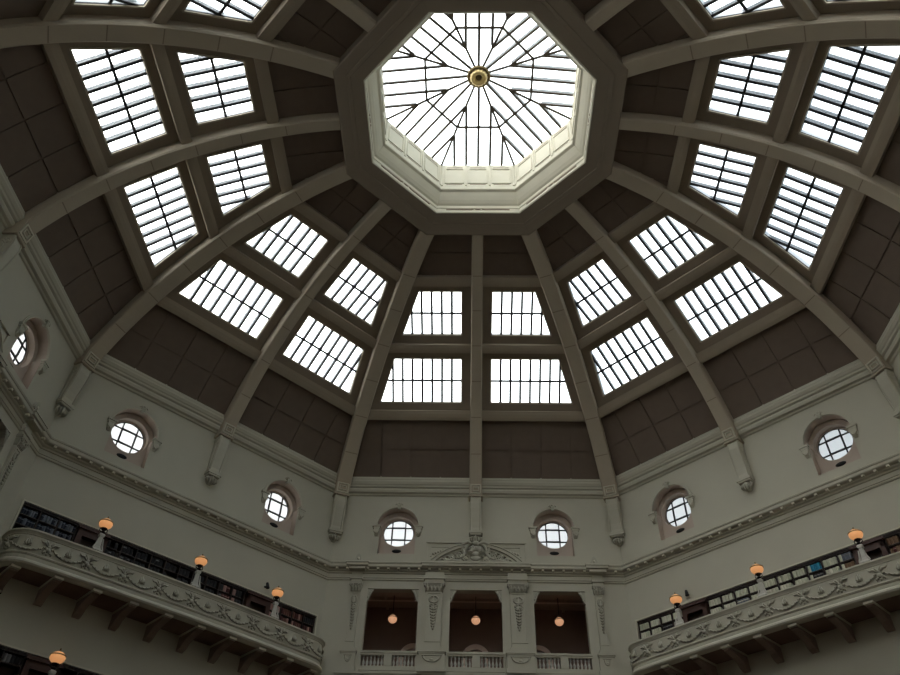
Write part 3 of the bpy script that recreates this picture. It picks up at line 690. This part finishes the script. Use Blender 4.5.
def make_balcony(loc, az, label):
    root = thing('balcony', loc, az, label, 'balcony', 'curved book gallery balconies')
    p = sweep([(-.22,14.22),(-.22,15.40),(0,15.40),(0,15.20),(0,14.57),(0,14.22)]); obj('parapet', p, 'plaster', root)
    p = sweep([(-.24,15.35),(-.24,15.43),(.02,15.44),(.09,15.42),(.10,15.36),(.06,15.32),(.03,15.27),(.02,15.23),(-.02,15.22)]); obj('coping', p, 'plaster', root)
    p = sweep([(-.05,14.58),(.04,14.58),(.06,14.54),(.03,14.50),(-.03,14.46),(-.05,14.38),(.03,14.33),(.10,14.27),(.12,14.20),(.08,14.14),(.0,14.12),(-.10,14.09),(-.2,14.09)]); obj('base_moulding', p, 'plaster', root)
    m = MB(); poly = [(s+nx*-.1, a+ny*-.1) for (s,a),(nx,ny) in zip(path,PN)]; n = len(poly)
    m.add([(x,y,14.10) for x,y in poly]+[(x,y,14.26) for x,y in poly], [list(range(n)), list(range(2*n-1,n-1,-1))]+[[i,(i+1)%n,n+(i+1)%n,n+i] for i in range(n)])
    obj('deck', m, 'lowwall', root)
    for k in range(10):
        s = (k-4.5)*1.43; m = MB(); f0 = on_front(min(abs(s),5.7))+.02+(.22 if abs(s) > 6 else 0)
        m.box(s-.17,s+.17,f0-.02,WALL+.02,14.02,14.10,1)  # cream front end puts the lit dash into the colour
        m.prismx([(WALL+.02,14.02),(f0+.12,14.02),(f0+.14,13.95),(f0+.35,13.92),(f0+.70,13.84),(f0+1.0,13.70),(f0+1.15,13.54),(WALL-.10,13.46),(WALL+.02,13.46)], s-.14, s+.14)
        obj('bracket', m, ['bracket','cream'], root)
    m = MB()
    N = int(LEN[-1]/2/1.43)
    for k in range(-N, N+1):                    # knots of leaves and ribbons
        u = k*1.43
        for du, dz, r in ((0,-.02,.10),(0,.10,.075),(-.12,.05,.06),(.12,.05,.06),(-.10,-.10,.055),(.10,-.10,.055),(0,-.17,.05),(-.05,.02,.06),(.06,-.04,.06)):
            m.ball(along(u+du,.03,14.85+dz),(r,r*.8,r),8,5)
        for sg in (-1,1):
            m.tube([along(u+sg*.06,.03,14.97),along(u+sg*.17,.06,15.07),along(u+sg*.27,.05,15.06),along(u+sg*.34,.03,15.13)],[.04,.045,.035,.015],6)
            m.tube([along(u+sg*.02,.03,14.97),along(u+sg*.09,.06,15.10),along(u+sg*.15,.03,15.17)],[.035,.04,.015],6)
            m.tube([along(u+sg*.10,.03,14.78),along(u+sg*.16,.06,14.70),along(u+sg*.13,.04,14.64)],[.03,.035,.015],6)
    for k in range(-N-1, N+1):                  # swags with a palmette over each
        u0, u1 = k*1.43+.10, (k+1)*1.43-.10; mid = (u0+u1)/2
        if abs(mid) > LEN[-1]/2-.5: continue
        pts = []; rad = []
        for i in range(17):
            f = i/16; pts.append(along(u0+(u1-u0)*f, .035, 14.94-.26*math.sin(pi*f)**.8)); rad.append(.018+.028*math.sin(pi*f))
        m.tube(pts, rad, 7)
        for i in range(1, 16):
            f = i/16; q = along(u0+(u1-u0)*f, .065, 14.935-.26*math.sin(pi*f)**.8+(.02 if i % 2 else -.02)); m.ball(q,(.034,.034,.03),6,4)
        for sg in (-1,0,1): m.tube([along(mid,.02,14.83),along(mid+sg*.09,.055,14.90),along(mid+sg*.05,.03,15.06 if sg else 15.11)],[.035,.042,.012],6)
        m.tube([along(mid-.12,.03,14.84),along(mid+.12,.03,14.84)],.022,6)
    obj('festoon_relief', m, 'relief', root, smooth=True)
    return root
bal = make_balcony((0,WALL,14.1), 135, 'curved plaster balcony with festoons in front of the left gallery bookcases')
dup(bal, (0,WALL,14.1), 45, 'curved plaster balcony with festoons in front of the right gallery bookcases')
dup(bal, (0,WALL,9.03), 135, 'lower balcony below the left gallery, under the lamp at the bottom left corner')

def make_gallery_lamp(loc, az, label):
    root = thing('gallery_lamp', loc, az, label, 'lamp', 'globe lamps on the gallery balconies'); X, Y, Z = loc
    m = MB(); m.loft([[(X+x*q,Y+y*q*.8,Z+z) for x,y in ((-.5,-.5),(.5,-.5),(.5,.5),(-.5,.5))] for q, z in ((.40,0),(.38,.05),(.24,.10),(.17,.22),(.15,.42),(.14,.58),(.19,.62),(.21,.70),(.13,.74))])
    for sg in (-1,1): m.tube([(X+sg*.18,Y-.1,Z+.06),(X+sg*.13,Y-.1,Z+.22),(X+sg*.09,Y-.1,Z+.5)],[.045,.035,.02],6)
    obj('pedestal', m, 'marble', root)
    m = MB(); m.lathe([(.05,Z+.76),(.09,Z+.80),(.05,Z+.86),(.10,Z+.92),(.13,Z+.96),(.04,Z+.98)],(X,Y,0),12)
    for sg in (-1,1): m.tube([(X+sg*.04,Y,Z+.80),(X+sg*.15,Y,Z+.84),(X+sg*.14,Y,Z+.94),(X+sg*.08,Y,Z+.96)],.02,6)
    obj('bracket', m, 'iron', root)
    m = MB(); m.ball((X,Y,Z+1.16),(.255,.255,.20),20,12); obj('globe', m, 'globe', root, smooth=True)
    m = MB(); m.lathe([(.235,Z+1.20),(.265,Z+1.20),(.265,Z+1.235),(.235,Z+1.235)],(X,Y,0),24); m.lathe([(.08,Z+1.35),(.05,Z+1.38),(.02,Z+1.42),(.03,Z+1.45),(.01,Z+1.48)],(X,Y,0),10); obj('band', m, 'brassdark', root)
    return root
lp = make_gallery_lamp((-4.12, 16.09, 15.445), 135, 'globe lamp on the left balcony, farthest from the loggia')
for az, x, z, lab in ((135,0,15.445,'globe lamp at the middle of the left balcony'), (135,3.84,15.445,'globe lamp on the left balcony, nearest the loggia'),
                      (45,-3.93,15.445,'globe lamp on the right balcony, nearest the loggia'), (45,-.06,15.445,'globe lamp at the middle of the right balcony'),
                      (45,3.98,15.445,'globe lamp on the right balcony, farthest from the loggia'), (135,-4.06,10.375,'globe lamp low in the bottom left corner of the photo')):
    dup(lp, (x, on_front(x)+.09, z), az, lab)
lp.location = placed((-4.12, on_front(4.12)+.09, 15.445), 135)[0]

# doorcases between the bookcases
def make_door(c, dz, az, label):
    global dn; dn += 1
    root = thing('door_%d' % dn, (c,17.4,14.3+dz), az, label, 'door', 'timber doorcases in the galleries', 'structure'); Z = dz
    m = MB()
    for sg in (-1,1): m.box(c+sg*.50-.10,c+sg*.50+.10,17.28,17.82,14.3+Z,16.72+Z)
    m.box(c-.60,c+.60,17.28,17.82,16.46+Z,16.72+Z); m.box(c-.66,c+.66,17.20,17.82,16.72+Z,16.80+Z); m.box(c-.63,c+.63,17.24,17.82,16.80+Z,16.86+Z)
    obj('doorcase', m, 'redwood', root)
    m = MB(); m.box(c-.40,c+.40,17.55,17.60,14.3+Z,16.46+Z)
    for z0, z1 in ((15.5,16.3),(14.5,15.3)): m.box(c-.28,c+.28,17.52,17.56,z0+Z,z1+Z)
    obj('door_leaf', m, 'wood', root)
    return root
dn = 0
DOORS = {135:(-4.05,3.72), 45:(-3.86,3.88)}
for az, w in ((135,'left'),(45,'right')):
    for c, pos in zip(DOORS[az], ('farther from','nearer to') if az == 135 else ('nearer to','farther from')):
        make_door(c, 0, az, 'dark timber doorcase in the %s gallery, %s the loggia' % (w, pos))
make_door(-4.05, -5.07, 135, 'dark timber doorcase in the lower left gallery behind the corner lamp')

SHELF = (16.50, 16.10)
def make_case(x0, x1, dz, az, label):
    root = thing('bookcase', ((x0+x1)/2,17.6,14.3+dz), az, label, 'bookcase', 'built-in gallery bookcases'); Z = dz
    m = MB(); m.box(x0,x1,17.78,17.83,14.3+Z,16.86+Z); obj('back', m, 'wood', root)
    n = max(2, round((x1-x0)/.66)); w = (x1-x0)/n
    for i in range(n+1):
        x = min(max(x0+i*w, x0+.02), x1-.02); m = MB(); m.box(x-.022,x+.022,17.42,17.78,14.3+Z,16.86+Z); obj('upright', m, 'wood', root)
    for z in (16.48,16.08,15.66,15.24,14.82): 
        m = MB(); m.box(x0,x1,17.43,17.78,z-.03+Z,z+Z+.005); obj('shelf', m, 'wood', root)
    m = MB(); m.box(x0,x1,17.40,17.83,16.82+Z,16.87+Z); m.box(x0,x1,17.37,17.83,16.87+Z,16.92+Z); obj('top', m, 'wood', root)
    return [(x0+i*w+.046, x0+(i+1)*w-.046) for i in range(n)]
bookmesh = {}
def book_mesh(col, label_col):
    k = (col, label_col)
    if k not in bookmesh:
        m = MB(); n = 5
        R = []
        for z in (0, .2, .34, .66, .8, 1.):
            R.append([(-.5,.5,z)]+[(-.5+i/(n-1), -.5-.12*math.sin(pi*i/(n-1)), z) for i in range(n)]+[(.5,.5,z)])
        vs = [p for r in R for p in r]; q = n+2; fs = []; mi = []
        for i in range(5):
            for j in range(q):
                fs.append([i*q+j,i*q+(j+1)%q,(i+1)*q+(j+1)%q,(i+1)*q+j]); mi.append(1 if (i == 3 and 1 <= j <= n-1 and label_col) else 0)
        fs += [list(range(q-1,-1,-1)), [5*q+j for j in range(q)]]; mi += [2, 2]
        m.v = vs; m.f = fs; m.m = mi
        o = obj('book', m, ['book_'+col, 'book_'+(label_col or col), 'paper']); me = o.data
        bpy.data.objects.remove(o); bookmesh[k] = me
    return bookmesh[k]
def book(name, x, z, w, h, d, az, col, lcol, label, group):
    o = bpy.data.objects.new(name, book_mesh(col, lcol)); COL.objects.link(o)
    o.location, o.rotation_euler[2] = placed((x, 17.455+d/2, z), az); o.scale = (w, d, h)
    return tag(o, label, 'book', group)
def fill(bays, dz, az, where, pick, name='book', w0=.10, rows=(0,1), gap=.06):
    for bi, (a, b) in enumerate(bays):
        for row in rows:
            x = a
            while x+w0*.8 < b:
                w = min(w0*random.uniform(.85,1.15), b-x)
                c = pick(bi, row, x)
                if c is None: x += w; continue
                col, lcol, words = c
                h = random.uniform(.25,.30) if name == 'book' else random.uniform(.275,.285)
                book(name, x+w/2, SHELF[row]+dz, w*.94, h, .20, az, col, lcol, '%s, %s shelf, %s' % (words, ('upper','lower')[row], where), '%s, %s shelf' % (where, ('upper','lower')[row]))
                x += w
# left gallery
lb = 'left gallery bookcase farthest from the loggia'
bays = make_case(-6.86,-4.68,0,135,'dark bookcase of navy books at the far end of the left gallery')
fill(bays,0,135,lb,lambda bi,row,x: random.choice([('navy','slate','navy bound book with grey spine label'),('slate',None,'plain slate-grey bound book'),('navy','slate','navy bound book with grey spine label')]), w0=.105)
bays = make_case(-3.42,3.06,0,135,'long dark bookcase in the middle of the left gallery')
def pick(bi, row, x):
    if 1.9 < x < 2.6: return ('maroon','pink','maroon bound book with pale spine label') if random.random() < .6 else ('pink',None,'dull pink bound book')
    r = random.random()
    if r < .10: return ('black','grey','black bound book with grey spine label')
    if r < .93: return ('black',None,'plain black bound book')
    return None
fill(bays,0,135,'long middle bookcase of the left gallery',pick,w0=.15)
bays = make_case(4.36,6.86,0,135,'bookcase of red-brown books at the end of the left gallery nearest the loggia')
def pick(bi, row, x):
    r = random.random()
    if (row == 0 and bi < 1) or (row == 1 and bi in (0,) ): return ('pink',None,'dull pink bound book')
    if row == 0 and bi == 3: return ('black',None,'plain black bound book')
    return ('rust',None,'rust-brown bound book') if r < .35 else ('maroon',None,'plain maroon bound book') if r < .8 else ('pink',None,'dull pink bound book')
fill(bays,0,135,'left gallery bookcase nearest the loggia',pick,w0=.11)
# right gallery
bays = make_case(-6.86,-4.48,0,45,'bookcase of pale volumes at the loggia end of the right gallery')
pale = lambda bi,row,x: random.choice([('pale',None,'pale grey-green bound volume'),('pale',None,'pale grey-green bound volume'),('cream',None,'cream bound volume')])
def pick(bi, row, x):
    if bi == 2 and row == 1: return ('black','grey','black bound volume with grey spine label')
    return pale(bi,row,x)
fill(bays,0,45,'right gallery bookcase nearest the loggia',pick,'bound_volume',.115)
bays = make_case(-3.24,3.26,0,45,'long bookcase of pale volumes in the middle of the right gallery')
def pick(bi, row, x):
    if 1.40 < x < 2.0: return ('blue',None,'bright blue volume') if row == 0 else ('black','grey','black bound volume with grey spine label')
    if row == 1 and -2.0 < x < -1.4: return ('slate','cream','slate bound volume with cream spine label')
    if x > 2.75: return ('slate','grey','slate bound volume with grey spine label') if row == 0 else ('tan',None,'tan bound volume')
    return pale(bi,row,x)
fill(bays,0,45,'long middle bookcase of the right gallery',pick,'bound_volume',.13)
bays = make_case(4.50,6.86,0,45,'bookcase of tan and red books at the outer end of the right gallery')
fill(bays[:3],0,45,'right gallery bookcase farthest from the loggia',lambda bi,row,x: random.choice([('tan',None,'tan bound book'),('rust',None,'rust-brown bound book'),('maroon','pink','maroon bound book with pale spine label')]) if row == 1 or bi else ('tan',None,'tan bound book'),'book',.11)
# lower left gallery: only its top corner is in the photo
bays = make_case(-6.86,-4.68,-5.07,135,'dark bookcase in the lower left gallery at the bottom left corner')
fill(bays,-5.07,135,'lower left gallery bookcase left of the corner lamp',lambda bi,row,x: random.choice([('grey',None,'plain grey bound book'),('black',None,'plain black bound book'),('black',None,'plain black bound book')]),w0=.13,rows=(0,))
bays = make_case(-3.42,3.06,-5.07,135,'dark bookcase in the lower left gallery right of the corner lamp')
# small spotlights fixed to the gallery walls
for az, x, z, lab in ((135,3.92,17.34,'small black spotlight on the wall above the left gallery doorcase'),(45,-4.03,17.30,'small black spotlight on the wall above the right gallery doorcase')):
    o = thing('wall_spotlight', (x,WALL,z), az, lab, 'spotlight')
    m = MB(); m.lathe([(.05,z-.03),(.05,z+.03)],(x,WALL-.01,0),10); m.tube([(x,WALL,z),(x,WALL-.14,z+.04)],.02,6); obj('arm', m, 'iron', o)
    m = MB(); m.tube([(x,WALL-.14,z+.15),(x+.02,WALL-.17,z+.05),(x+.04,WALL-.20,z-.10)],[.06,.075,.085],10); obj('head', m, 'iron', o)

# ------------------------------------------------------------------ sky, camera, colour
w = bpy.data.worlds.new('overcast sky'); S.world = w; w.use_nodes = True
nt = w.node_tree; bg = nt.nodes['Background']
tc = nt.nodes.new('ShaderNodeTexCoord'); sx = nt.nodes.new('ShaderNodeSeparateXYZ'); nt.links.new(tc.outputs['Generated'], sx.inputs[0])
mr = nt.nodes.new('ShaderNodeMapRange'); mr.inputs['From Min'].default_value = -.55; mr.inputs['From Max'].default_value = .75
nt.links.new(sx.outputs['X'], mr.inputs['Value'])
cr = nt.nodes.new('ShaderNodeMix'); cr.data_type = 'RGBA'
cr.inputs['A'].default_value = (1.55,1.55,1.52,1); cr.inputs['B'].default_value = (.36,.43,.48,1)
nt.links.new(mr.outputs['Result'], cr.inputs['Factor']); nt.links.new(cr.outputs['Result'], bg.inputs['Color'])
bg.inputs['Strength'].default_value = 2.2
w.cycles.sampling_method = 'AUTOMATIC'

cam = bpy.data.cameras.new('camera'); co = bpy.data.objects.new('camera', cam); COL.objects.link(co); S.camera = co
p, ya, ro = math.radians(43.911), math.radians(-2.158), math.radians(1.836)
fw = Vector((math.sin(ya)*math.cos(p), math.cos(ya)*math.cos(p), math.sin(p)))
rt = Vector((math.cos(ya), -math.sin(ya), 0)); up = rt.cross(fw)
R_ = rt*math.cos(ro)+up*math.sin(ro); U_ = up*math.cos(ro)-rt*math.sin(ro)
mt = Matrix((R_, U_, -fw)).transposed().to_4x4(); mt.translation = Vector((-.301,-17.571,1.6)); co.matrix_world = mt
cam.sensor_width = 36; cam.lens = 768.6/900*36; cam.clip_end = 500; cam.clip_start = .02
S.view_settings.view_transform = 'Standard'; S.view_settings.look = 'None'; S.view_settings.gamma = 1; S.view_settings.exposure = 1.2
S.cycles.max_bounces = 10; S.cycles.diffuse_bounces = 7; S.cycles.transparent_max_bounces = 12
S.cycles.use_denoising = True
